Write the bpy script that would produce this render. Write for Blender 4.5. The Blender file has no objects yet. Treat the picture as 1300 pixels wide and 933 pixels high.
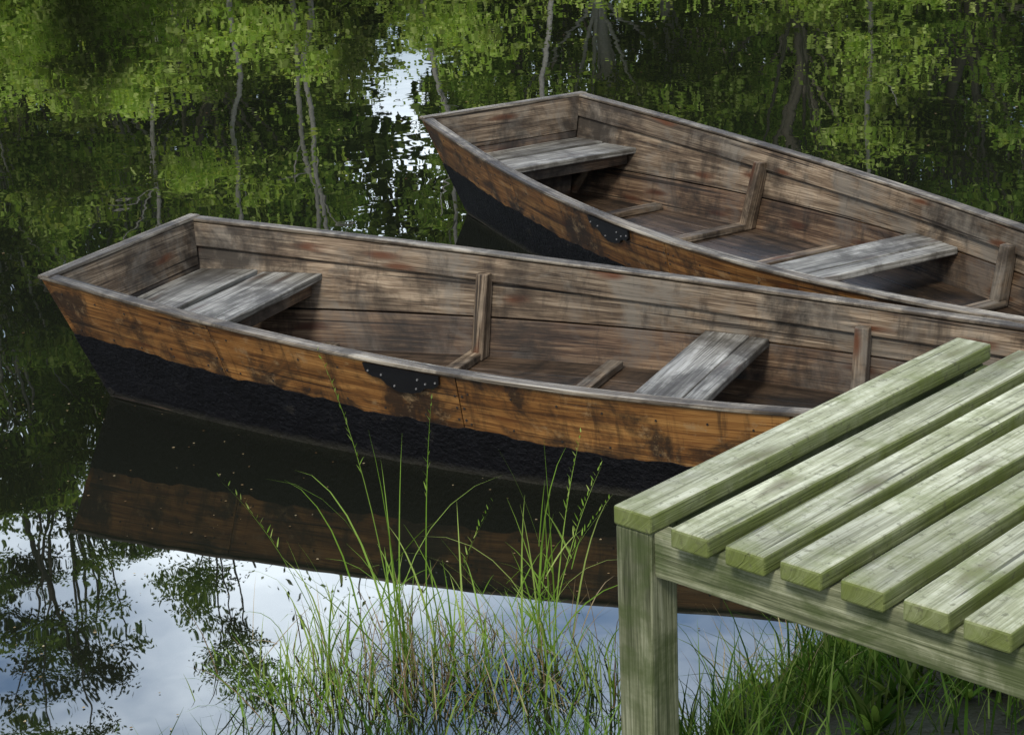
import bpy, math, random
import numpy as np
from mathutils import Matrix, Vector
random.seed(7); RNG=np.random.default_rng(7)
scene=bpy.context.scene
COL=scene.collection

# ------------------------------------------------------------------ helpers
def mesh_obj(name, V, F, mats=(), uv=None, fm=None, smooth=False, parent=None):
    me=bpy.data.meshes.new(name)
    V=np.asarray(V,dtype=np.float32)
    if isinstance(F,np.ndarray) and F.ndim==2:
        n,k=F.shape
        me.vertices.add(len(V)); me.vertices.foreach_set('co',V.ravel())
        me.loops.add(n*k); me.loops.foreach_set('vertex_index',F.astype(np.int32).ravel())
        me.polygons.add(n)
        me.polygons.foreach_set('loop_start',np.arange(0,n*k,k,dtype=np.int32))
        me.polygons.foreach_set('loop_total',np.full(n,k,dtype=np.int32))
        me.update(calc_edges=True)
    else:
        me.from_pydata([tuple(map(float,v)) for v in V],[],[tuple(f) for f in F]); me.update()
    if uv is not None:
        l=me.uv_layers.new(name='UVMap'); l.data.foreach_set('uv',np.asarray(uv,dtype=np.float32).ravel())
    for m in mats: me.materials.append(m)
    if fm is not None: me.polygons.foreach_set('material_index',np.asarray(fm,dtype=np.int32))
    if smooth: me.polygons.foreach_set('use_smooth',np.ones(len(me.polygons),dtype=bool))
    me.validate(); me.update()
    o=bpy.data.objects.new(name,me); COL.objects.link(o)
    if parent: o.parent=parent
    return o
def empty(name,mat=None):
    o=bpy.data.objects.new(name,None); COL.objects.link(o)
    if mat is not None: o.matrix_world=mat
    return o
def bevel(o,w=.003,seg=2):
    m=o.modifiers.new('b','BEVEL'); m.width=w; m.segments=seg; m.limit_method='ANGLE'; m.angle_limit=math.radians(40)
    m.harden_normals=False
def box(name,x0,x1,y0,y1,z0,z1,mat,parent=None,axis=0,bev=.004,warp=0,nseg=1,ends=None):
    n=nseg+1
    lo=[x0,y0,z0]; hi=[x1,y1,z1]
    a=axis; b,c=[i for i in (0,1,2) if i!=a]
    ph=RNG.uniform(0,6,4)
    rings=[]
    for i in range(n):
        t=lo[a]+(hi[a]-lo[a])*i/nseg
        db=warp*math.sin(t*2.1+ph[0]); dc=warp*math.sin(t*2.7+ph[1])
        ring=[]
        for (bb,cc) in ((lo[b],lo[c]),(hi[b],lo[c]),(hi[b],hi[c]),(lo[b],hi[c])):
            p=[0,0,0]; p[a]=t; p[b]=bb+db; p[c]=cc+dc; ring.append(p)
        rings.append(ring)
    return loft(name,np.array(rings),mat,parent,bev=bev)
def loft(name,rings,mats,parent=None,bev=0,fmi=None,smooth=False,cap=True):
    rings=np.asarray(rings,dtype=float); n,m,_=rings.shape
    if not isinstance(mats,(list,tuple)): mats=[mats]
    mid=rings.mean(1); u=np.concatenate([[0],np.cumsum(np.linalg.norm(np.diff(mid,axis=0),axis=1))])
    r0=rings[n//2]; ed=np.linalg.norm(np.roll(r0,-1,0)-r0,axis=1); v=np.concatenate([[0],np.cumsum(ed)])
    ou,ov=RNG.uniform(0,60,2)
    V=rings.reshape(-1,3); F=[];UV=[];FM=[]
    for i in range(n-1):
        for j in range(m):
            k=(j+1)%m
            F.append((i*m+j,i*m+k,(i+1)*m+k,(i+1)*m+j))
            UV+= [(u[i]+ou,v[j]+ov),(u[i]+ou,v[j+1]+ov),(u[i+1]+ou,v[j+1]+ov),(u[i+1]+ou,v[j]+ov)]
            FM.append(fmi[j] if fmi else 0)
    if cap:
        F.append(tuple(range(m))[::-1]); F.append(tuple((n-1)*m+j for j in range(m)))
        for rr,rev in ((rings[0],True),(rings[-1],False)):
            pts=[(ou+(rr[j]-rr[0])@np.array([.0,.3,.3])*.3, ov+np.linalg.norm(rr[j]-rr[0])) for j in range(m)]
            UV+= pts[::-1] if rev else pts
            FM.append(fmi[0] if fmi else 0)
    o=mesh_obj(name,V,F,mats,UV,FM,smooth=smooth,parent=parent)
    import bmesh
    bm=bmesh.new(); bm.from_mesh(o.data); bmesh.ops.recalc_face_normals(bm,faces=bm.faces); bm.to_mesh(o.data); bm.free()
    if bev: bevel(o,bev)
    return o

class NT:
    def __init__(s,name):
        s.m=bpy.data.materials.new(name); s.m.use_nodes=True; s.t=s.m.node_tree; s.t.nodes.clear()
        s.out=s.n('ShaderNodeOutputMaterial')
    def n(s,ty,ins=None,**kw):
        nd=s.t.nodes.new(ty)
        for k,v in kw.items(): setattr(nd,k,v)
        if ins:
            for k,v in ins.items():
                sk=nd.inputs[k]
                if isinstance(v,bpy.types.NodeSocket): s.t.links.new(v,sk)
                else: sk.default_value=v
        return nd
    def ramp(s,fac,stops):
        r=s.n('ShaderNodeValToRGB',{'Fac':fac}); e=r.color_ramp.elements
        while len(e)<len(stops): e.new(.5)
        for el,(p,c) in zip(e,stops):
            el.position=p; el.color=(c,c,c,1) if not isinstance(c,(tuple,list)) else (*c[:3],1)
        return r.outputs[0]
    def mix(s,f,a,b,mode='MIX'):
        m=s.n('ShaderNodeMix',data_type='RGBA',blend_type=mode)
        for k,v in ((0,f),(6,a),(7,b)):
            if isinstance(v,bpy.types.NodeSocket): s.t.links.new(v,m.inputs[k])
            else: m.inputs[k].default_value=v if k==0 else (*v[:3],1)
        return m.outputs[2]
    def math(s,op,a,b=0.0,clamp=False):
        m=s.n('ShaderNodeMath',operation=op,use_clamp=clamp)
        for k,v in ((0,a),(1,b)):
            if isinstance(v,bpy.types.NodeSocket): s.t.links.new(v,m.inputs[k])
            else: m.inputs[k].default_value=v
        return m.outputs[0]
    def link(s,a,b): s.t.links.new(a,b)
    def done(s,sh): s.link(sh,s.out.inputs[0]); return s.m

def wood(name,dark,mid,light,stain=(.02,.015,.01),stain_amt=.5,knots=.5,rough=(.55,.8),spec=.3,bump=.45,moss=None,worn=None,stain_scale=2.2,grey=None,knotc=None,streak=(9,3.2)):
    w=NT(name)
    uv=w.n('ShaderNodeUVMap').outputs[0]
    obj=w.n('ShaderNodeTexCoord').outputs['Object']
    mp=w.n('ShaderNodeMapping',{'Vector':uv,'Scale':(1.6,30,1)}).outputs[0]
    g1=w.n('ShaderNodeTexNoise',{'Vector':mp,'Scale':1.0,'Detail':5,'Roughness':.66,'Distortion':1.1}).outputs[0]
    mp2=w.n('ShaderNodeMapping',{'Vector':uv,'Scale':(5,210,1)}).outputs[0]
    g2=w.n('ShaderNodeTexNoise',{'Vector':mp2,'Scale':1.0,'Detail':2,'Roughness':.6}).outputs[0]
    g=w.math('ADD',w.math('MULTIPLY',g1,.60),w.math('MULTIPLY',g2,.40))
    c=w.ramp(g,[(.39,dark),(.5,mid),(.60,light)])
    mpb=w.n('ShaderNodeMapping',{'Vector':uv,'Scale':(1.1,5,1)}).outputs[0]
    tb=w.n('ShaderNodeTexNoise',{'Vector':mpb,'Scale':1.0,'Detail':4,'Roughness':.6}).outputs[0]
    c=w.mix(1.0,c,w.ramp(tb,[(.32,.5),(.5,1.0),(.66,1.35)]),'MULTIPLY')
    if grey is not None:
        gn=w.n('ShaderNodeTexNoise',{'Vector':obj,'Scale':stain_scale*1.3,'Detail':5,'Roughness':.7,'Distortion':.6}).outputs[0]
        c=w.mix(w.ramp(gn,[(.46,0),(.60,.75)]),c,w.mix(g,tuple(x*.35 for x in grey),tuple(x*1.6 for x in grey)))
    mp3=w.n('ShaderNodeMapping',{'Vector':uv,'Scale':(.9,60,1)}).outputs[0]
    cr=w.n('ShaderNodeTexNoise',{'Vector':mp3,'Scale':1.0,'Detail':2,'Roughness':.5,'Distortion':.3}).outputs[0]
    crack=w.ramp(cr,[(.325,1.0),(.355,0.0)])
    c=w.mix(w.math('MULTIPLY',crack,.85),c,tuple(x*.3 for x in dark))
    if knots>0:
        mk=w.n('ShaderNodeMapping',{'Vector':uv,'Scale':(2.4,10.5,1)}).outputs[0]
        nz=w.n('ShaderNodeTexNoise',{'Vector':mk,'Scale':3.0,'Detail':1}).outputs[1]
        mk2=w.n('ShaderNodeVectorMath',{0:mk,1:w.n('ShaderNodeVectorMath',{0:nz,1:(.25,.25,0)},operation='MULTIPLY').outputs[0]},operation='ADD').outputs[0]
        vo=w.n('ShaderNodeTexVoronoi',{'Vector':mk2,'Scale':1.0},voronoi_dimensions='2D')
        gate=w.ramp(w.n('ShaderNodeSeparateColor',{0:vo.outputs['Color']}).outputs[0],[(.52,0),(.56,1)])
        kn=w.math('MULTIPLY',w.ramp(vo.outputs['Distance'],[(.05,1),(.12,.6),(.2,0)]),w.math('MULTIPLY',gate,knots))
        c=w.mix(kn,c,knotc or (dark[0]*.9,dark[1]*.5,dark[2]*.35))
    st=w.n('ShaderNodeTexNoise',{'Vector':obj,'Scale':stain_scale,'Detail':6,'Roughness':.68,'Distortion':.5}).outputs[0]
    stf=w.math('MULTIPLY',w.ramp(st,[(.47,0),(.60,1)]),stain_amt)
    c=w.mix(stf,c,stain)
    mps=w.n('ShaderNodeMapping',{'Vector':uv,'Scale':(streak[0],streak[1],1)}).outputs[0]
    st2=w.n('ShaderNodeTexNoise',{'Vector':mps,'Scale':1.0,'Detail':5,'Roughness':.72}).outputs[0]
    c=w.mix(w.math('MULTIPLY',w.ramp(st2,[(.53,0),(.66,1)]),stain_amt*.75),c,stain)
    if worn is not None:
        wn=w.n('ShaderNodeTexNoise',{'Vector':obj,'Scale':stain_scale*2.6,'Detail':7,'Roughness':.78}).outputs[0]
        c=w.mix(w.ramp(wn,[(.56,0),(.68,.7)]),c,worn)
    if moss is not None:
        nrm=w.n('ShaderNodeNewGeometry').outputs['Normal']
        nzz=w.n('ShaderNodeSeparateXYZ',{0:nrm}).outputs[2]
        side=w.ramp(nzz,[(.35,1),(.99,0)])
        mn=w.n('ShaderNodeTexNoise',{'Vector':obj,'Scale':6,'Detail':6,'Roughness':.75}).outputs[0]
        top=w.ramp(mn,[(.47,0),(.68,.65)])
        sd=w.ramp(mn,[(.3,.6),(.6,1)])
        f=w.math('ADD',w.math('MULTIPLY',side,sd),w.math('MULTIPLY',w.math('SUBTRACT',1.0,side),top),True)
        c=w.mix(f,c,w.mix(g,tuple(x*.25 for x in moss),tuple(x*1.8 for x in moss)))
        sp=w.n('ShaderNodeTexNoise',{'Vector':obj,'Scale':55,'Detail':4,'Roughness':.7}).outputs[0]
        c=w.mix(w.ramp(sp,[(.56,0),(.66,.6)]),c,(.09,.09,.05))
    h=w.math('SUBTRACT',g,w.math('MULTIPLY',crack,.5))
    b=w.n('ShaderNodeBump',{'Strength':bump,'Distance':.004,'Height':h}).outputs[0]
    ro=w.math('ADD',rough[0],w.math('MULTIPLY',st,(rough[1]-rough[0])))
    p=w.n('ShaderNodeBsdfPrincipled',{'Base Color':c,'Roughness':ro,'Normal':b,'Specular IOR Level':spec})
    return w.done(p.outputs[0])

# ------------------------------------------------------------------ materials
M_hull =wood('varnished_hull_wood',(.072,.028,.007),(.215,.092,.023),(.36,.18,.052),stain=(.018,.010,.005),stain_amt=.9,knots=.5,rough=(.28,.72),spec=.45,stain_scale=4.2,worn=(.33,.22,.11),streak=(15,1.6))
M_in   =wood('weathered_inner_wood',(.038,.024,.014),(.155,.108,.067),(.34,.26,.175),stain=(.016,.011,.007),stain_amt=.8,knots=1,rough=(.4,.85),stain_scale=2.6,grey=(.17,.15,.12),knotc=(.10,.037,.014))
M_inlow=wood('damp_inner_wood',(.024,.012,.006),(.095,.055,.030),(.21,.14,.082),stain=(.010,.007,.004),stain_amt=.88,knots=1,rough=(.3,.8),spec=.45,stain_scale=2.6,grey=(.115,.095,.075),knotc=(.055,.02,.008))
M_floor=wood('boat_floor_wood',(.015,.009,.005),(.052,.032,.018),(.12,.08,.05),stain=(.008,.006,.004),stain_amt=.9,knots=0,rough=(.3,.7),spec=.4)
M_seat =wood('seat_wood',(.06,.053,.042),(.20,.188,.158),(.38,.365,.325),stain=(.033,.026,.019),stain_amt=.7,knots=.7,rough=(.4,.8),stain_scale=4)
M_rail =wood('rail_wood',(.05,.038,.026),(.15,.12,.085),(.40,.355,.28),stain=(.02,.014,.010),stain_amt=.7,knots=0,rough=(.4,.8),stain_scale=6)
M_dock =wood('dock_slat_wood',(.20,.205,.125),(.41,.415,.285),(.60,.60,.455),stain=(.18,.195,.085),stain_amt=.45,knots=.8,rough=(.65,.95),moss=(.14,.17,.042),stain_scale=5,bump=.9,knotc=(.13,.115,.065))
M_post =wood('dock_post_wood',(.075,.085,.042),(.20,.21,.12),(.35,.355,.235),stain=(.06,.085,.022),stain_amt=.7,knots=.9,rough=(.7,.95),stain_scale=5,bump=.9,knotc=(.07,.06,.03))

def tar():
    w=NT('bitumen_black'); obj=w.n('ShaderNodeTexCoord').outputs['Object']
    n=w.n('ShaderNodeTexNoise',{'Vector':obj,'Scale':55,'Detail':5,'Roughness':.65}).outputs[0]
    n2=w.n('ShaderNodeTexNoise',{'Vector':obj,'Scale':9,'Detail':6,'Roughness':.75}).outputs[0]
    c=w.ramp(n2,[(.4,(.002,.002,.003)),(.6,(.005,.005,.007)),(.72,(.028,.025,.02))])
    z=w.n('ShaderNodeSeparateXYZ',{0:obj}).outputs[2]
    scum=w.ramp(w.math('ADD',z,w.math('MULTIPLY',n2,.03)),[(.012,.8),(.045,0)])
    c=w.mix(scum,c,(.045,.042,.03))
    b=w.n('ShaderNodeBump',{'Strength':.9,'Distance':.014,'Height':w.math('ADD',n,n2)}).outputs[0]
    return w.done(w.n('ShaderNodeBsdfPrincipled',{'Base Color':c,'Roughness':.55,'Normal':b,'Specular IOR Level':.18}).outputs[0])
M_tar=tar()
def simple(name,c,r=.5,metal=0):
    w=NT(name); obj=w.n('ShaderNodeTexCoord').outputs['Object']
    n=w.n('ShaderNodeTexNoise',{'Vector':obj,'Scale':30,'Detail':2}).outputs[0]
    cc=w.mix(n,tuple(x*.6 for x in c),tuple(min(1,x*1.4) for x in c))
    return w.done(w.n('ShaderNodeBsdfPrincipled',{'Base Color':cc,'Roughness':r,'Metallic':metal}).outputs[0])
M_iron=simple('blackened_iron',(.006,.006,.007),.45,.0)
M_nail=simple('nail_iron',(.03,.025,.022),.5,.4)
M_rivet=simple('bare_steel_rivet',(.35,.34,.33),.4,.7)
M_bark=simple('bark',(.14,.125,.10),.9)
M_bark2=simple('pale_bark',(.34,.32,.30),.9)

def leafmat(name,a,b,c,trans=.45,clump=.7,darkc=.35):
    w=NT(name); geo=w.n('ShaderNodeNewGeometry')
    rnd=geo.outputs['Random Per Island']; pos=geo.outputs['Position']
    n=w.n('ShaderNodeTexNoise',{'Vector':pos,'Scale':clump,'Detail':1}).outputs[0]
    col=w.ramp(rnd,[(0,a),(.5,b),(1,c)])
    k=w.ramp(n,[(.38,darkc),(.60,1.0)])
    col=w.mix(1.0,col,k,'MULTIPLY')
    p=w.n('ShaderNodeBsdfDiffuse',{'Color':col}).outputs[0]
    t=w.n('ShaderNodeBsdfTranslucent',{'Color':w.mix(1.0,col,(1.3,1.25,.6),'MULTIPLY')}).outputs[0]
    return w.done(w.n('ShaderNodeMixShader',{0:trans,1:p,2:t}).outputs[0])
M_leaf=leafmat('tree_leaves',(.17,.32,.05),(.33,.50,.09),(.56,.70,.20),darkc=.17)
M_leaf2=leafmat('bush_leaves',(.30,.46,.07),(.52,.70,.15),(.74,.84,.30),darkc=.22,clump=.9)
M_far=leafmat('woodland_leaves',(.07,.13,.03),(.15,.24,.055),(.30,.40,.12),darkc=.25,clump=.5)
M_grass=leafmat('reed_grass_blades',(.13,.24,.03),(.21,.35,.06),(.38,.46,.14),trans=.35,clump=3,darkc=.6)
M_grassd=leafmat('bank_grass_blades',(.05,.12,.02),(.12,.23,.04),(.27,.37,.10),trans=.3,clump=5,darkc=.28)
M_dry=leafmat('dry_stems',(.10,.06,.03),(.24,.17,.09),(.46,.38,.24),trans=.1,clump=3,darkc=.7)

# ------------------------------------------------------------------ boats
KN=np.array([0,1,2,3,4,5.])
CW=np.polyfit(KN,[.432,.575,.597,.465,.197,-.163],5); CZ=np.polyfit(KN,[.455,.375,.32,.303,.324,.371],5)
L=4.3
def bw(s): return float(np.polyval(CW,s))
def bz(s): return float(np.polyval(CZ,s))
def zk(s): return float(np.interp(s,[0,.7,1.45,2.4,3.4,4.3],[.243,.204,.164,.108,.118,.158]))
def flare(s): return float(np.interp(s,[0,.6,1.2,2.1,3.2,4.3],[.15,.13,.105,.06,.05,.04]))
def side(sg,s,z,off=0.0):
    q=(bz(s)-z)/bz(s)
    y=bw(s)-flare(s)*q+off
    x=s+.115*q*max(0,1-s/1.3)
    return np.array([x,sg*y,z])
def make_boat(pose,scale,rib_s,thwart,seats,battens,plate_s,joints):
    X,Y,th=pose
    root=empty('rowing_boat')
    root.matrix_world=Matrix.Translation((X,Y,0))@Matrix.Rotation(th,4,'Z')@Matrix.Diagonal((scale,scale,1,1))
    for sg,nm in ((1,'port'),(-1,'starboard')):
        def strip(name,ztop,zbot,o0,o1,mat,nz=3,s0=0,s1=L,bev=0,ns=60):
            rings=[]
            for s in np.linspace(s0,s1,max(8,int(ns*(s1-s0)/L))):
                zt,zb=ztop(s),zbot(s)
                zs=np.linspace(zt,zb,nz)
                rings.append([side(sg,s,z,o1) for z in zs]+[side(sg,s,z,o0) for z in zs[::-1]])
            return loft(name+'_'+nm,rings,mat,root,bev=bev)
        wob=lambda s:.004*math.sin(s*9+sg)+.003*math.sin(s*23)+.0025*math.sin(s*61+2)+.0015*math.sin(s*97)
        js=[0]+joints+[L]
        for q in range(len(js)-1):
            strip('hull_upper_plank_%d'%q,lambda s:bz(s)-.004,lambda s:zk(s)-.016,-.012,.0006*(q%2),M_hull,bev=.0015,s0=js[q]+(.0012 if q else 0),s1=js[q+1]-(.0012 if q<len(js)-2 else 0))
        strip('hull_tarred_plank',lambda s:zk(s)+.004+wob(s),lambda s:-.12,-.0125,.003,M_tar,bev=.0015,ns=220)
        strip('inner_top_board',lambda s:bz(s)-.006,lambda s:bz(s)-.088,-.040,-.0245,M_in,bev=.004)
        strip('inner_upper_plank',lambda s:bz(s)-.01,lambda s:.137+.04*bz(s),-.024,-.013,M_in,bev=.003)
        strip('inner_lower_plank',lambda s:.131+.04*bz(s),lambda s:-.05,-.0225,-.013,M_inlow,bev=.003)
        rings=[]
        for s in np.linspace(-.012,L,60):
            ss=max(s,0); z=bz(ss); w=bw(ss)
            o=.008; i=-.043
            rings.append([(s,sg*(w+o),z-.002),(s,sg*(w+o),z+.010),(s,sg*(w+i),z+.010),(s,sg*(w+i),z-.002)])
        loft('gunwale_rail_'+nm,rings,M_rail,root,bev=.004)
    def tr(z): 
        q=(bz(0)-z)/bz(0); return .115*q
    def tpl(name,zt,zb,x0,x1,inset,mat):
        rings=[]
        for t in np.linspace(-1,1,14):
            pts=[]
            for z,xo in ((zt,x0),(zb,x0),(zb,x1),(zt,x1)):
                w=bw(0)-flare(0)*(bz(0)-z)/bz(0)-inset
                pts.append((tr(z)+xo,t*w,z))
            rings.append(pts)
        loft(name,rings,mat,root,bev=.002)
    tpl('transom_outer_upper',bz(0)-.004,.245,-.004,.014,-.004,M_hull)
    tpl('transom_outer_tarred',.243,-.12,-.006,.014,-.006,M_tar)
    tpl('transom_inner_upper',bz(0)-.003,.30,.0145,.032,.03,M_in)
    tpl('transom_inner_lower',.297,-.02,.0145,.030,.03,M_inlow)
    rings=[[(-.014,y,bz(0)-.001),(-.014,y,bz(0)+.0125),(.034,y,bz(0)+.0125),(.034,y,bz(0)-.001)] for y in np.linspace(-bw(0)-.010,bw(0)+.010,12)]
    loft('transom_rail',rings,M_rail,root,bev=.004)
    wL=bw(L)
    rings=[[(L-.03,y,-.1),(L-.03,y,bz(L)),(L+.01,y,bz(L)),(L+.01,y,-.1)] for y in np.linspace(-wL-.01,wL+.01,5)]
    loft('bow_board',rings,M_hull,root,bev=.003)
    nb=7; e=np.linspace(-.98,.98,nb+1)
    for k in range(nb):
        rings=[]
        for s in np.linspace(.13,L-.06,40):
            hw=abs(side(1,s,.015,-.0225)[1]); a=e[k]*hw+.002; b=e[k+1]*hw-.002
            if k==0: a=-hw
            if k==nb-1: b=hw
            rings.append([(s,a,.016),(s,b,.016),(s,b,-.02),(s,a,-.02)])
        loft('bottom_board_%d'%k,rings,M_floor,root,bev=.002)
    rings=[]
    for s in np.linspace(0.1,L,40):
        w=abs(side(1,s,-.09,-.006)[1]); rings.append([(s,-w,-.09),(s,w,-.09),(s,w,-.11),(s,-w,-.11)])
    loft('hull_bottom',rings,M_tar,root)
    rings=[]
    for s in np.linspace(0.13,L-.05,30):
        w=abs(side(1,s,.008,-.014)[1]); rings.append([(s,-w,.009),(s,w,.009),(s,w,.005),(s,-w,.005)])
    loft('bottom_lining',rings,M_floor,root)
    for i,s in enumerate(battens):
        w=abs(side(1,s,.03,-.045)[1])
        box('floor_batten_%d'%i,s-.028,s+.028,-w,w,.018,.045,M_in,root,axis=1,bev=.004)
    for i,s in enumerate(rib_s):
        for sg in (1,-1):
            rings=[]
            for z in np.linspace(.018,bz(s)-.055,6):
                a=side(sg,s-.024,z,-.041 if z>bz(s)-.1 else -.027); b=side(sg,s+.024,z,-.041 if z>bz(s)-.1 else -.027)
                dep=.035+.012*(1-z/.3)
                c=b.copy(); d=a.copy()
                c[1]=sg*(abs(side(sg,s,z)[1])-.041-dep); d[1]=c[1]
                rings.append([a,b,c,d])
            loft('rib_%d_%s'%(i,'p' if sg>0 else 's'),rings,M_in,root,bev=.005)
    def seat(name,s0,s1,z,th=.026,mat=M_seat):
        rings=[]
        for t in np.linspace(-1,1,9):
            w0=abs(side(1,s0-.03*max(0,1-s0),z,-.029)[1]); w1=abs(side(1,s1,z,-.029)[1])
            d=.0015*math.sin(t*3+s0*9)
            rings.append([(s0,t*w0,z+d),(s1,t*w1,z+d),(s1,t*w1,z-th+d),(s0,t*w0,z-th+d)])
        loft(name,rings,mat,root,bev=.005)
    for i,(a,b,z) in enumerate(seats): seat('stern_seat_plank_%d'%i,a,b,z)
    sm=seats[-1][1]-.05
    zz=seats[-1][2]-.030
    w=abs(side(1,sm,zz-.04,-.03)[1])
    box('seat_bearer',sm-.02,sm+.02,-w,w,zz-.05,zz,M_inlow,root,axis=1)
    tm=.5*(thwart[0]+thwart[1])-.006
    seat('thwart_board_aft',thwart[0],tm+.05,thwart[2],.03)
    seat('thwart_board_fore',tm+.053,thwart[1],thwart[2]-.001,.03)
    for sg in (-1,1):
        pol=[(-.13,-.006),(-.125,-.035),(-.105,-.048),(-.075,-.050),(-.055,-.070),(-.02,-.086),(.02,-.083),(.055,-.074),(.075,-.056),(.105,-.052),(.125,-.036),(.13,-.006)]
        zc=[side(sg,plate_s+a,bz(plate_s+a)+b,.0105) for a,b in pol]; zi=[side(sg,plate_s+a,bz(plate_s+a)+b,.001) for a,b in pol]
        n=len(pol); V=zc+zi; F=[tuple(range(n)),tuple(range(2*n-1,n-1,-1))]+[(i,(i+1)%n,n+(i+1)%n,n+i) for i in range(n)]
        mesh_obj('oarlock_plate_%s'%('p' if sg>0 else 's'),V,F,[M_iron],parent=root)
        V=[];F=[]
        def disc(c,r,h):
            b=len(V); k=7
            for rr,hh in ((r,0),(r*.8,h)):
                for j in range(k): V.append(c+np.array([rr*math.cos(j*6.283/k),sg*hh,rr*math.sin(j*6.283/k)]))
            F.extend([(b+j,b+(j+1)%k,b+k+(j+1)%k,b+k+j) for j in range(k)]+[tuple(b+k+j for j in range(k))])
        for a,b in ((-.115,-.03),(-.07,-.036),(-.03,-.066),(.045,-.062),(.08,-.04),(.115,-.03),(.055,-.03)):
            disc(side(sg,plate_s+a,bz(plate_s+a)+b,.0105),.0036,.003)
        mesh_obj('plate_rivets_%s'%('p' if sg>0 else 's'),V,F,[M_rivet],parent=root)
        V=[];F=[]
        s=.06
        while s<L-.1:
            for zf in (bz(s)-.05,zk(s)+.026):
                disc(side(sg,s+RNG.uniform(-.01,.01),zf+RNG.uniform(-.006,.006),.0008),.0038,.0015)
            s+=.145
        for s in [.5]+[j+.012 for j in joints]+[j-.012 for j in joints]: 
            for zf in (.27,.23,.19):
                if zf>zk(s)+.02: disc(side(sg,s,zf,.0008),.0042,.0015)
        mesh_obj('nail_heads_%s'%('p' if sg>0 else 's'),V,F,[M_nail],parent=root)
    return root
make_boat((-1.369,6.375,-.456),1.0,[1.17,2.55],(1.99,2.22,.165),[(.075,.295,.285),(.315,.545,.278)],[.62,1.17,1.68,2.55,3.1],1.45,[.72,1.63,2.62])
make_boat((.012,8.735,-1.03),1.03,[1.22,2.7],(2.14,2.40,.17),[(.06,.235,.265),(.25,.45,.262)],[.68,1.22,1.75,2.7,3.2],1.72,[.95,2.05,3.1])

# ------------------------------------------------------------------ dock
ux=np.array([.693,.720]); 
droot=empty('wooden_dock')
th=math.atan2(ux[1],ux[0])
droot.matrix_world=Matrix.Translation((.166,3.088,0))@Matrix.Rotation(th,4,'Z')
offs=[0,.151,.266,.378,.498,.612,.722,.838,.953,1.068,1.183,1.298]
for i,o in enumerate(offs):
    x0=0 if i==0 else -.02+RNG.uniform(-.004,.004)
    wd=.086 if i==0 else .082
    box('slat_%d'%i,x0,1.198+RNG.uniform(-.006,.006),-(o+wd),-o,.765-.037,.765+RNG.uniform(-.0015,.0015),M_dock,droot,axis=0,bev=.005,warp=.002,nseg=14)
W=offs[-1]+.08
box('end_beam_near',.012,.055,-W,-.083,.765-.037-.088,.765-.0395,M_post,droot,axis=1,bev=.004,warp=.001,nseg=8)
box('end_beam_far',1.13,1.175,-W,-.083,.765-.037-.088,.765-.0395,M_post,droot,axis=1,bev=.004)
box('side_beam',.09,1.125,-.075,-.035,.765-.037-.088,.765-.0395,M_post,droot,axis=0,bev=.004)
for nm,x,y in (('post_1',.004,-.081),('post_2',1.10,-.081),('post_3',.06,-W),('post_4',1.05,-W)):
    box(nm,x,x+.08,y,y+.08,-.5,.765-.0385,M_post,droot,axis=2,bev=.006,warp=.0015,nseg=8)

# ------------------------------------------------------------------ ground
def shore(x):
    b=np.interp(x,[-60,-6,-1.5,-.4,.3,.55,.72,.95,1.6,2.6,6,60],[-2,2.0,2.9,3.3,3.38,3.7,3.95,4.15,4.25,4.1,3.5,-2])
    return b+.05*np.sin(x*17)+.035*np.sin(x*41+1)
def farshore(x): return 21.5+1.1*np.sin(x*.31)+.5*np.sin(x*.83+1)
def smooth(t): t=np.clip(t,0,1); return t*t*(3-2*t)
def gh(x,y):
    d=shore(x)-y; d2=y-farshore(x); d3=np.abs(x)-48
    dd=np.maximum(np.maximum(d,d2),d3)
    land=.02+.17*np.clip(dd,0,1.2)+.06*np.clip(dd-1.2,0,6)
    land=land+.02*np.sin(x*7+y*3)*np.clip(dd,0,1)
    wat=-.9*smooth(-dd/2.5)+.02*(1-smooth(-dd/.2))
    return np.where(dd>0,land,wat)
def axis(a,b,step,far,):
    core=list(np.arange(a,b+1e-6,step)); g=step; x=core[-1]
    while x<far[1]: g*=1.22; x+=g; core.append(x)
    g=step; x=core[0]
    while x>far[0]: g*=1.22; x-=g; core.insert(0,x)
    return np.array(core)
gx=axis(-2.2,2.8,.04,(-400,400))
gy=np.concatenate([axis(2.6,5.0,.04,(-300,17))[:-1],np.arange(17.5,27,.3)]); g=.3; y=gy[-1]
lst=[]
while y<600: g*=1.2; y+=g; lst.append(y)
gy=np.concatenate([np.sort(gy),lst])
GX,GY=np.meshgrid(gx,gy); GZ=gh(GX,GY)
nx,ny=len(gx),len(gy)
idx=np.arange(nx*ny).reshape(ny,nx)
F=np.stack([idx[:-1,:-1],idx[:-1,1:],idx[1:,1:],idx[1:,:-1]],-1).reshape(-1,4)
w=NT('bank_soil'); pos=w.n('ShaderNodeNewGeometry').outputs['Position']
n=w.n('ShaderNodeTexNoise',{'Vector':pos,'Scale':3,'Detail':5,'Roughness':.7}).outputs[0]
n2=w.n('ShaderNodeTexNoise',{'Vector':pos,'Scale':40,'Detail':4}).outputs[0]
c=w.mix(w.ramp(n,[(.4,0),(.6,1)]),(.022,.018,.010),(.02,.035,.010)); c=w.mix(n2,c,(.035,.04,.016))
b=w.n('ShaderNodeBump',{'Strength':.8,'Distance':.03,'Height':n2}).outputs[0]
M_soil=w.done(w.n('ShaderNodeBsdfPrincipled',{'Base Color':c,'Roughness':.95,'Normal':b}).outputs[0])
mesh_obj('ground',np.stack([GX,GY,GZ],-1).reshape(-1,3),F,[M_soil],smooth=True)

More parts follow.
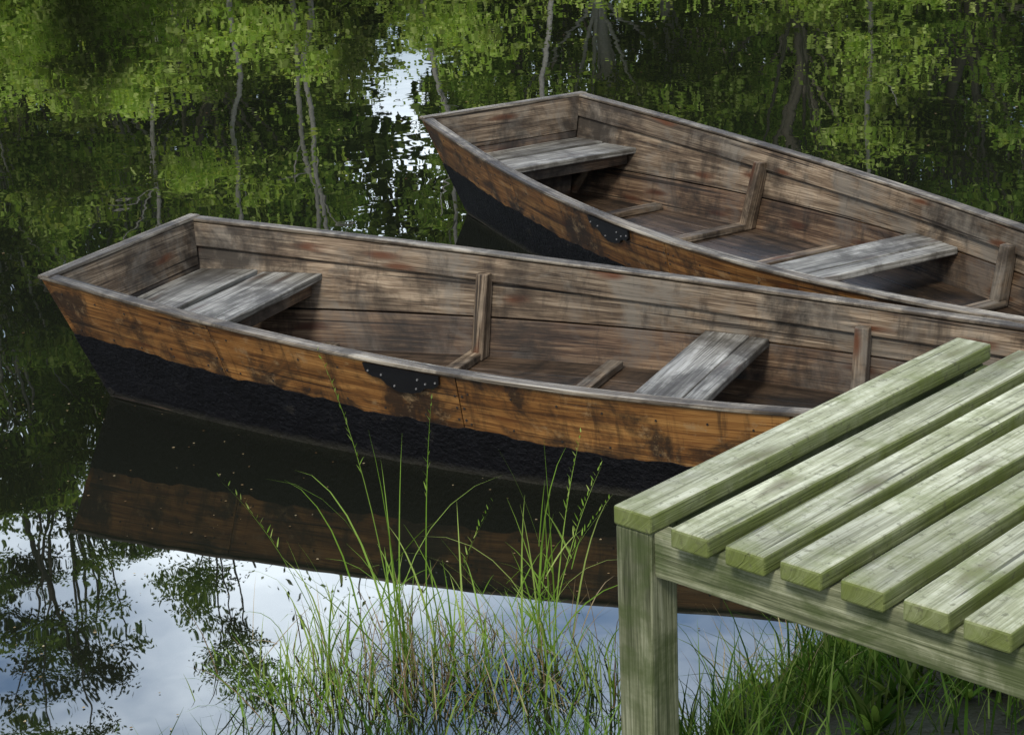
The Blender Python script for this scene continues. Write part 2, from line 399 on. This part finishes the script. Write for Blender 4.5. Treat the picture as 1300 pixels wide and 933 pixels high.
# ------------------------------------------------------------------ water
w=NT('pond_water'); pos=w.n('ShaderNodeNewGeometry').outputs['Position']
m1=w.n('ShaderNodeMapping',{'Vector':pos,'Scale':(1.0,.8,1),'Rotation':(0,0,.3)}).outputs[0]
a=w.n('ShaderNodeTexNoise',{'Vector':m1,'Scale':1.2,'Detail':1,'Roughness':.5}).outputs[0]
bq=w.n('ShaderNodeTexNoise',{'Vector':m1,'Scale':6,'Detail':1,'Roughness':.5}).outputs[0]
hh=w.math('ADD',w.math('MULTIPLY',a,1.0),w.math('MULTIPLY',bq,.12))
bmp=w.n('ShaderNodeBump',{'Strength':1.0,'Distance':.0036,'Height':hh}).outputs[0]
fr=w.n('ShaderNodeFresnel',{'IOR':1.55,'Normal':bmp}).outputs[0]
gl=w.n('ShaderNodeBsdfGlossy',{'Color':(.98,1,.98,1),'Roughness':.008,'Normal':bmp}).outputs[0]
df=w.n('ShaderNodeBsdfDiffuse',{'Color':(.008,.009,.006,1)}).outputs[0]
M_water=w.done(w.n('ShaderNodeMixShader',{0:fr,1:df,2:gl}).outputs[0])
mesh_obj('water',[(-62,-4,0),(62,-4,0),(62,26,0),(-62,26,0)],np.array([[0,1,2,3]]),[M_water])

# ------------------------------------------------------------------ leaves & trees
def leaves(C,size):
    n=len(C)
    a=RNG.normal(size=(n,3)); a/=np.linalg.norm(a,axis=1)[:,None]
    b=RNG.normal(size=(n,3)); b[:,2]*=.6; b-=a*(a*b).sum(1)[:,None]; b/=np.linalg.norm(b,axis=1)[:,None]
    sz=size*RNG.uniform(.6,1.35,(n,1))
    V=np.stack([C-a*sz,C-b*sz*.5,C+a*sz,C+b*sz*.5],1).reshape(-1,3)
    return V,np.arange(4*n).reshape(n,4)
def tube(pts,r0,r1,k=6):
    pts=np.asarray(pts);n=len(pts);V=[];F=[]
    for i,p in enumerate(pts):
        d=pts[min(i+1,n-1)]-pts[max(i-1,0)]; d=d/np.linalg.norm(d)
        x=np.cross(d,[0.3,1,.1]); x/=np.linalg.norm(x); y=np.cross(d,x); r=r0+(r1-r0)*i/(n-1)
        for j in range(k): V.append(p+r*(x*math.cos(j*6.283/k)+y*math.sin(j*6.283/k)))
    for i in range(n-1):
        for j in range(k): F.append((i*k+j,i*k+(j+1)%k,(i+1)*k+(j+1)%k,(i+1)*k+j))
    return V,F
def tree_meshes(H,R,nleaf,base=.25,seed=0,lsize=.042):
    rr=np.random.default_rng(seed)
    TV=[];TF=[]
    def add(V,F):
        b=len(TV); TV.extend(V); TF.extend([tuple(b+i for i in f) for f in F])
    trunk=[np.array([0,0,-.3])]
    for i in range(1,9): trunk.append(np.array([rr.normal()*.22*i/3,rr.normal()*.12*i/3,H*.85*i/8]))
    add(*tube(trunk,.05+.007*H,.02,8))
    C=[]
    ncl=64
    for i in range(ncl):
        t=base+(1-base)*rr.random()**.9
        z=H*t
        rad=R*(math.sin(math.pi*min(1,(t-base)/(1-base)*.8+.16))**.7)*rr.uniform(.25,1.05)
        an=rr.uniform(0,6.283)
        c=np.array([rad*math.cos(an),rad*math.sin(an),z+rr.normal()*.2])
        C.append((c,rr.uniform(.3,.85)*R/2.4))
        if i%2==0:
            j=max(1,min(7,int(t*7)-1)); p0=trunk[j]; m=.5*(p0+c)+rr.normal(size=3)*.15+np.array([0,0,.15])
            add(*tube([p0,m,c],.035,.010,5))
    wts=np.array([c[1]**2 for c in C]); wts/=wts.sum()
    per=14; nt_=nleaf//per
    ci=rr.choice(len(C),nt_,p=wts)
    cc=np.array([C[i][0] for i in ci]); rs=np.array([C[i][1] for i in ci])
    d=rr.normal(size=(nt_,3)); d/=np.linalg.norm(d,axis=1)[:,None]
    T=cc+d*(rs*rr.random(nt_)**.45)[:,None]*np.array([1,1,.6])
    P=np.repeat(T,per,axis=0)+rr.normal(size=(nt_*per,3))*np.array([.11,.11,.045])
    V,F=leaves(P,lsize)
    return (np.array(TV),TF),(V,F)
protos=[]
for k,(H,R,n) in enumerate(((8.6,2.6,46000),(7.8,2.3,40000),(9.4,2.5,46000),(6.8,2.4,40000),(13.0,1.9,28000))):
    (tv,tf),(lv,lf)=tree_meshes(H,R,n,base=(.22,.3,.35,.15,.3)[k],seed=11+k)
    t=mesh_obj('p',tv,tf,[M_bark2 if k in (1,2) else M_bark],uv=None,smooth=True); l=mesh_obj('p2',lv,lf,[M_leaf])
    protos.append((t.data,l.data,H)); bpy.data.objects.remove(t); bpy.data.objects.remove(l)
def plant(k,x,y,s,rot):
    e=empty('deciduous_tree'); z=float(gh(np.array(x),np.array(y)))
    e.matrix_world=Matrix.Translation((x,y,z-.05))@Matrix.Rotation(rot,4,'Z')@Matrix.Scale(s,4)
    for nm,me in (('trunk_and_limbs',protos[k][0]),('crown',protos[k][1])):
        o=bpy.data.objects.new(nm,me); COL.objects.link(o); o.parent=e
rt=random.Random(5)
for k,x,y,s in ((0,-15.5,24.5,1.0),(3,-12.3,23.6,.95),(2,-9.4,25.0,.9),(1,-6.8,23.6,.95),(4,-7.4,26.5,1.0),(4,-4.7,27.5,.90),(2,-5.4,24.8,.85),(3,-4.1,24.2,1.1),(1,1.3,24.4,1.0),(2,2.4,25.2,.8),(0,3.8,23.9,.95),(3,6.2,24.6,1.1),(2,8.6,24.0,.86),(1,11.5,24.6,1.1),(0,14.6,24.2,1.0)):
    plant(k,x,y,s,rt.uniform(0,6.28))
for k,x,y,s in ((3,-12,31,1.2),(0,-7.8,30,.95),(1,-5.0,31,1.15),(0,1.2,31.5,1.0),(3,3.9,31,1.2),(0,7.3,30,1.0),(1,11.4,31,1.15)):
    plant(k,x,y,s,rt.uniform(0,6.28))
rs_=np.random.default_rng(42)
for (x,y,h) in ((-3.15,22.0,7.2),(-2.45,22.3,8.0),(-2.2,22.0,6.5),(-4.1,22.4,6.0),(-.9,22.5,6.4),(.7,22.6,7.0),(4.4,22.4,6.4)):
    TV=[];TF=[]
    def add(V,F):
        b=len(TV); TV.extend(V); TF.extend([tuple(b+i for i in f) for f in F])
    z0=float(gh(np.array(x),np.array(y)))
    pts=[np.array([0,0,-.3])]
    for i in range(1,13): pts.append(np.array([pts[-1][0]+rs_.normal()*.07,pts[-1][1]-.03+rs_.normal()*.04,h*i/12]))
    add(*tube(pts,.04,.012,6))
    for q in range(9):
        p0=pts[rs_.integers(3,12)]; e=p0+np.array([rs_.normal()*.45,rs_.normal()*.3,rs_.uniform(.2,.8)])
        add(*tube([p0,.5*(p0+e)+rs_.normal(size=3)*.06,e],.016,.006,4))
    root=empty('young_tree',Matrix.Translation((x,y,z0)))
    mesh_obj('stem',np.array(TV),TF,[M_bark2],smooth=True,parent=root)
    P=np.array([pts[i] for i in rs_.integers(2,13,700)])+rs_.normal(size=(700,3))*np.array([.4,.4,.4])
    V,F=leaves(P,.042); mesh_obj('foliage',V,F,[M_leaf2],parent=root)
# shoreline bushes
P=[]
for i in range(205):
    x=rt.uniform(-20,20)
    if -1.8<x<-.6 and rt.random()<.7: continue
    r=rt.uniform(.4,1.0); y=float(farshore(np.array(x)))+rt.uniform(-.4,2.6); z=.3+rt.uniform(0,2.6)*(1 if rt.random()<.6 else .3)
    n=int(130*r); d=RNG.normal(size=(n,3)); d/=np.linalg.norm(d,axis=1)[:,None]
    T=np.array([x,y,z])+d*(r*RNG.random(n)**.4)[:,None]*np.array([1,.8,.6])
    P.append(np.repeat(T,12,axis=0)+RNG.normal(size=(n*12,3))*np.array([.10,.10,.04]))
V,F=leaves(np.concatenate(P),.042); V[:,2]=np.maximum(V[:,2],.02)
mesh_obj('shoreline_bushes',V,F,[M_leaf2])
# distant woodland, further back
P=[]
for i in range(470):
    x=rt.uniform(-32,32); y=rt.uniform(36,44); r=rt.uniform(1.2,2.2); z=rt.uniform(.3,9.0)
    if -3.3<x<-.8 and z<10: continue
    n=int(230*r); d=RNG.normal(size=(n,3)); d/=np.linalg.norm(d,axis=1)[:,None]
    P.append(np.array([x,y,z])+d*(r*RNG.random(n)**.4)[:,None])
for i in range(64):
    x=rt.uniform(-4.4,.4); r=rt.uniform(.4,.9); z=rt.uniform(.2,9) if i%2 else rt.uniform(.2,4)
    n=int(180*r); d=RNG.normal(size=(n,3)); d/=np.linalg.norm(d,axis=1)[:,None]
    P.append(np.array([x,40,z])+d*(r*RNG.random(n)**.4)[:,None])
V,F=leaves(np.concatenate(P),.16)
mesh_obj('distant_woodland',V,F,[M_far])

# ------------------------------------------------------------------ grasses
def blade(V,F,root,h,az,lean,curl,wd,seg=8,seed=0):
    b=len(V); p=np.array(root,float); d0=np.array([math.cos(az),math.sin(az),0]); sd=np.array([-math.sin(az),math.cos(az),0])
    tw=random.uniform(-.8,.8)
    for i in range(seg+1):
        t=i/seg; w_=wd*(1-t)**.7*(.6+.8*min(1,t*3)) if i<seg else wd*.05
        a=lean+curl*t*t
        s2=sd*math.cos(tw)+d0*math.sin(tw)
        V.append(p-s2*w_*.5); V.append(p+s2*w_*.5)
        p=p+(d0*math.sin(a)+np.array([0,0,math.cos(a)]))*h/seg
    for i in range(seg): F.append((b+2*i,b+2*i+1,b+2*i+3,b+2*i+2))
def finish(name,V,F,mat): return mesh_obj(name,np.array(V),np.array(F),[mat])
rg=random.Random(3)
random.seed(3)
def tuft(name,cx,cy,n,hmin,hmax,spread,mat=M_grass,wd=(.0035,.0075),lean=.65):
    V=[];F=[]
    for i in range(n):
        x=cx+rg.gauss(0,spread); y=cy+rg.gauss(0,spread*.6); az=rg.uniform(0,6.283)
        h=rg.uniform(hmin,hmax)
        blade(V,F,(x,y,-.03),h,az,rg.uniform(.02,lean),rg.uniform(.1,1.9),rg.uniform(*wd))
        if rg.random()<.5:
            for q in range(2):
                t=rg.uniform(.25,.6); 
                blade(V,F,(x+math.cos(az)*.1*t*h,y+math.sin(az)*.1*t*h,-.03+t*h*.9),h*rg.uniform(.2,.4),rg.uniform(0,6.28),rg.uniform(.5,.9),rg.uniform(.2,.9),rg.uniform(*wd)*.8,5)
    return finish(name,V,F,mat)
tuft('reed_grass_tuft',-.47,4.0,18,.2,.42,.045)
tuft('reed_grass_tuft',-.24,4.0,26,.2,.48,.07)
tuft('reed_grass_tuft',.0,4.0,28,.2,.44,.08)
tuft('reed_grass_tuft',-.28,4.0,7,.5,.72,.05,lean=.3,wd=(.0035,.0055))
tuft('reed_grass_tuft',.06,4.0,6,.42,.60,.04,lean=.35,wd=(.0035,.0055))
V=[];F=[]
for (x,y,h,az,ln,cu) in ((-.30,4.0,.80,2.6,.12,.35),(-.24,4.02,.66,1.2,.1,.3),(-.20,4.0,.42,.3,.2,.5),(.04,4.0,.5,.6,.3,.35),(-.45,4.0,.55,2.9,.35,.5),(.0,3.98,.45,.2,.35,.5),(.06,4.0,.55,1.0,.2,.4)):
    blade(V,F,(x,y,-.02),h,az,ln,cu,.0032,10)
    for q in range(16):
        t=.6+.4*q/16; zt=h*t*math.cos(ln+cu*.3*t); hr=h*t*math.sin(ln+cu*.33*t*t)
        blade(V,F,(x+math.cos(az)*hr,y+math.sin(az)*hr,zt),.035*(1.3-t),rg.uniform(0,6.28),.5,.3,.0035,3)
finish('seeding_grass_stalks',V,F,M_grass)
V=[];F=[]
for i in range(380):
    x=rg.gauss(-.2,.2); y=rg.uniform(3.7,4.15)
    blade(V,F,(x,y,-.01),rg.uniform(.05,.24),rg.uniform(0,6.28),rg.uniform(.1,1.4),rg.uniform(0,1.4),rg.uniform(.0018,.0036),5)
for i in range(160):
    x=rg.uniform(.4,1.0); y=float(shore(np.array(x)))+rg.uniform(-.25,.25)
    blade(V,F,(x,y,0),rg.uniform(.06,.26),rg.uniform(0,6.28),rg.uniform(.1,1.3),rg.uniform(0,1.2),.0026,5)
finish('dry_grass_stems',V,F,M_dry)
def patch(x,y): return math.sin(x*11+y*5)+math.sin(x*5.3-y*13+2)+math.sin(x*23+y*19)*.6
V=[];F=[]
for i in range(13000):
    x=rg.uniform(-.9,2.4); sy=float(shore(np.array(x))); y=sy+.12-abs(rg.gauss(0,.5))
    if patch(x,y)<rg.uniform(-2.2,1.0): continue
    z=float(gh(np.array(x),np.array(y)))
    blade(V,F,(x,y,z-.01),rg.uniform(.04,.14) if rg.random()<.8 else rg.uniform(.15,.32),rg.uniform(0,6.28),rg.uniform(.05,.9),rg.uniform(.1,1.7),rg.uniform(.0025,.007),4)
finish('bank_grass',V,F,M_grassd)
V=[];F=[]
for i in range(900):
    cx=rg.choice([-.62,-.5,-.36,-.2,-.05,.08,.15,.42,.5,.6,.7,.85,1.0]); x=cx+rg.gauss(0,.06); y=3.84+rg.gauss(0,.10) if x<.32 else float(shore(np.array(x)))+rg.uniform(-.25,.12)
    blade(V,F,(x,y,-.01 if x<.32 else float(gh(np.array(x),np.array(y)))-.01),rg.uniform(.04,.19),rg.uniform(0,6.28),rg.uniform(.05,.9),rg.uniform(.1,1.6),rg.uniform(.0025,.0055),5)
finish('waterside_grass',V,F,M_grass)
# broad-leaved weeds on the bank under the dock
V=[];F=[]
for i in range(46):
    x=rg.uniform(.62,1.5); y=float(shore(np.array(x)))-rg.uniform(.0,.7); z=float(gh(np.array(x),np.array(y)))
    for q in range(7):
        blade(V,F,(x,y,z),rg.uniform(.06,.14),q*.9+rg.uniform(-.3,.3),rg.uniform(.4,.9),rg.uniform(.4,1.0),rg.uniform(.012,.022),5)
finish('bank_weeds',V,F,M_grassd)

V=[];F=[]
for i in range(560):
    if i<340: x=rg.uniform(-1.8,.9); y=rg.uniform(3.6,6.2)
    else: x=rg.uniform(-4,4); y=rg.uniform(6,17)
    r=rg.uniform(.0015,.0045)*(1 if y<6.3 else 2.2); a=rg.uniform(0,6.28); b=len(V)
    for j in range(5):
        V.append((x+r*math.cos(a+j*1.2566)*rg.uniform(.6,1.4),y+r*math.sin(a+j*1.2566)*rg.uniform(.6,1.4),.003))
    F.append([b+j for j in range(5)])
finish('floating_debris',V,F,M_dry)

# ------------------------------------------------------------------ world & sun
SE,SA=math.radians(50),math.radians(205)
wd=bpy.data.worlds.new('World'); scene.world=wd; wd.use_nodes=True
nt=wd.node_tree; nt.nodes.clear()
def wn(ty,**kw):
    n=nt.nodes.new(ty)
    for k,v in kw.items(): setattr(n,k,v)
    return n
out=wn('ShaderNodeOutputWorld'); bg=wn('ShaderNodeBackground'); sky=wn('ShaderNodeTexSky')
sky.sky_type='NISHITA'; sky.sun_disc=False; sky.sun_elevation=SE; sky.sun_rotation=SA; sky.air_density=1.0; sky.dust_density=1.5
tc=wn('ShaderNodeTexCoord'); mp=wn('ShaderNodeMapping'); mp.inputs['Scale'].default_value=(1,1,2.2)
nz=wn('ShaderNodeTexNoise'); nz.inputs['Scale'].default_value=3.2; nz.inputs['Detail'].default_value=6; nz.inputs['Roughness'].default_value=.55
cr=wn('ShaderNodeValToRGB'); cr.color_ramp.elements[0].position=.38; cr.color_ramp.elements[1].position=.64
mx=wn('ShaderNodeMix',data_type='RGBA')
dt=wn('ShaderNodeVectorMath',operation='DOT_PRODUCT'); dt.inputs[1].default_value=(-.05,.80,.60)
mr=wn('ShaderNodeMapRange'); mr.inputs[1].default_value=.87; mr.inputs[2].default_value=.985; mr.inputs[3].default_value=.8; mr.inputs[4].default_value=5.2
vm=wn('ShaderNodeVectorMath',operation='SCALE'); vm.inputs[0].default_value=(8.9,9.7,10.7)
vm2=wn('ShaderNodeVectorMath',operation='SCALE')
l=nt.links.new
l(tc.outputs['Generated'],mp.inputs[0]); l(mp.outputs[0],nz.inputs['Vector']); l(nz.outputs[0],cr.inputs[0])
l(tc.outputs['Generated'],dt.inputs[0]); l(dt.outputs['Value'],mr.inputs[0]); l(mr.outputs[0],vm.inputs['Scale'])
l(sky.outputs[0],vm2.inputs[0]); l(mr.outputs[0],vm2.inputs['Scale'])
l(cr.outputs[0],mx.inputs[0]); l(vm2.outputs[0],mx.inputs[6]); l(vm.outputs[0],mx.inputs[7]); l(mx.outputs[2],bg.inputs[0]); l(bg.outputs[0],out.inputs[0])
bg.inputs[1].default_value=.15
sl=bpy.data.lights.new('sun','SUN'); sl.energy=2.4; sl.angle=math.radians(12); sl.color=(1,.95,.86)
so=bpy.data.objects.new('sun',sl); COL.objects.link(so)
dirv=Vector((math.sin(SA)*math.cos(SE),math.cos(SA)*math.cos(SE),math.sin(SE)))
so.rotation_euler=dirv.to_track_quat('Z','Y').to_euler(); so.location=dirv*30

# ------------------------------------------------------------------ camera
cam=bpy.data.cameras.new('camera'); co=bpy.data.objects.new('camera',cam); COL.objects.link(co)
cam.sensor_fit='HORIZONTAL'; cam.sensor_width=36; cam.lens=2352/1300*36; cam.shift_y=-44.5/1300
cam.clip_start=.05; cam.clip_end=2000
co.matrix_world=Matrix.Translation((0,0,2.065))@Matrix.Rotation(math.pi/2-.3037,4,'X')@Matrix.Rotation(-.0468,4,'Z')
scene.camera=co
scene.view_settings.view_transform='Standard'; scene.view_settings.look='None'; scene.view_settings.exposure=0
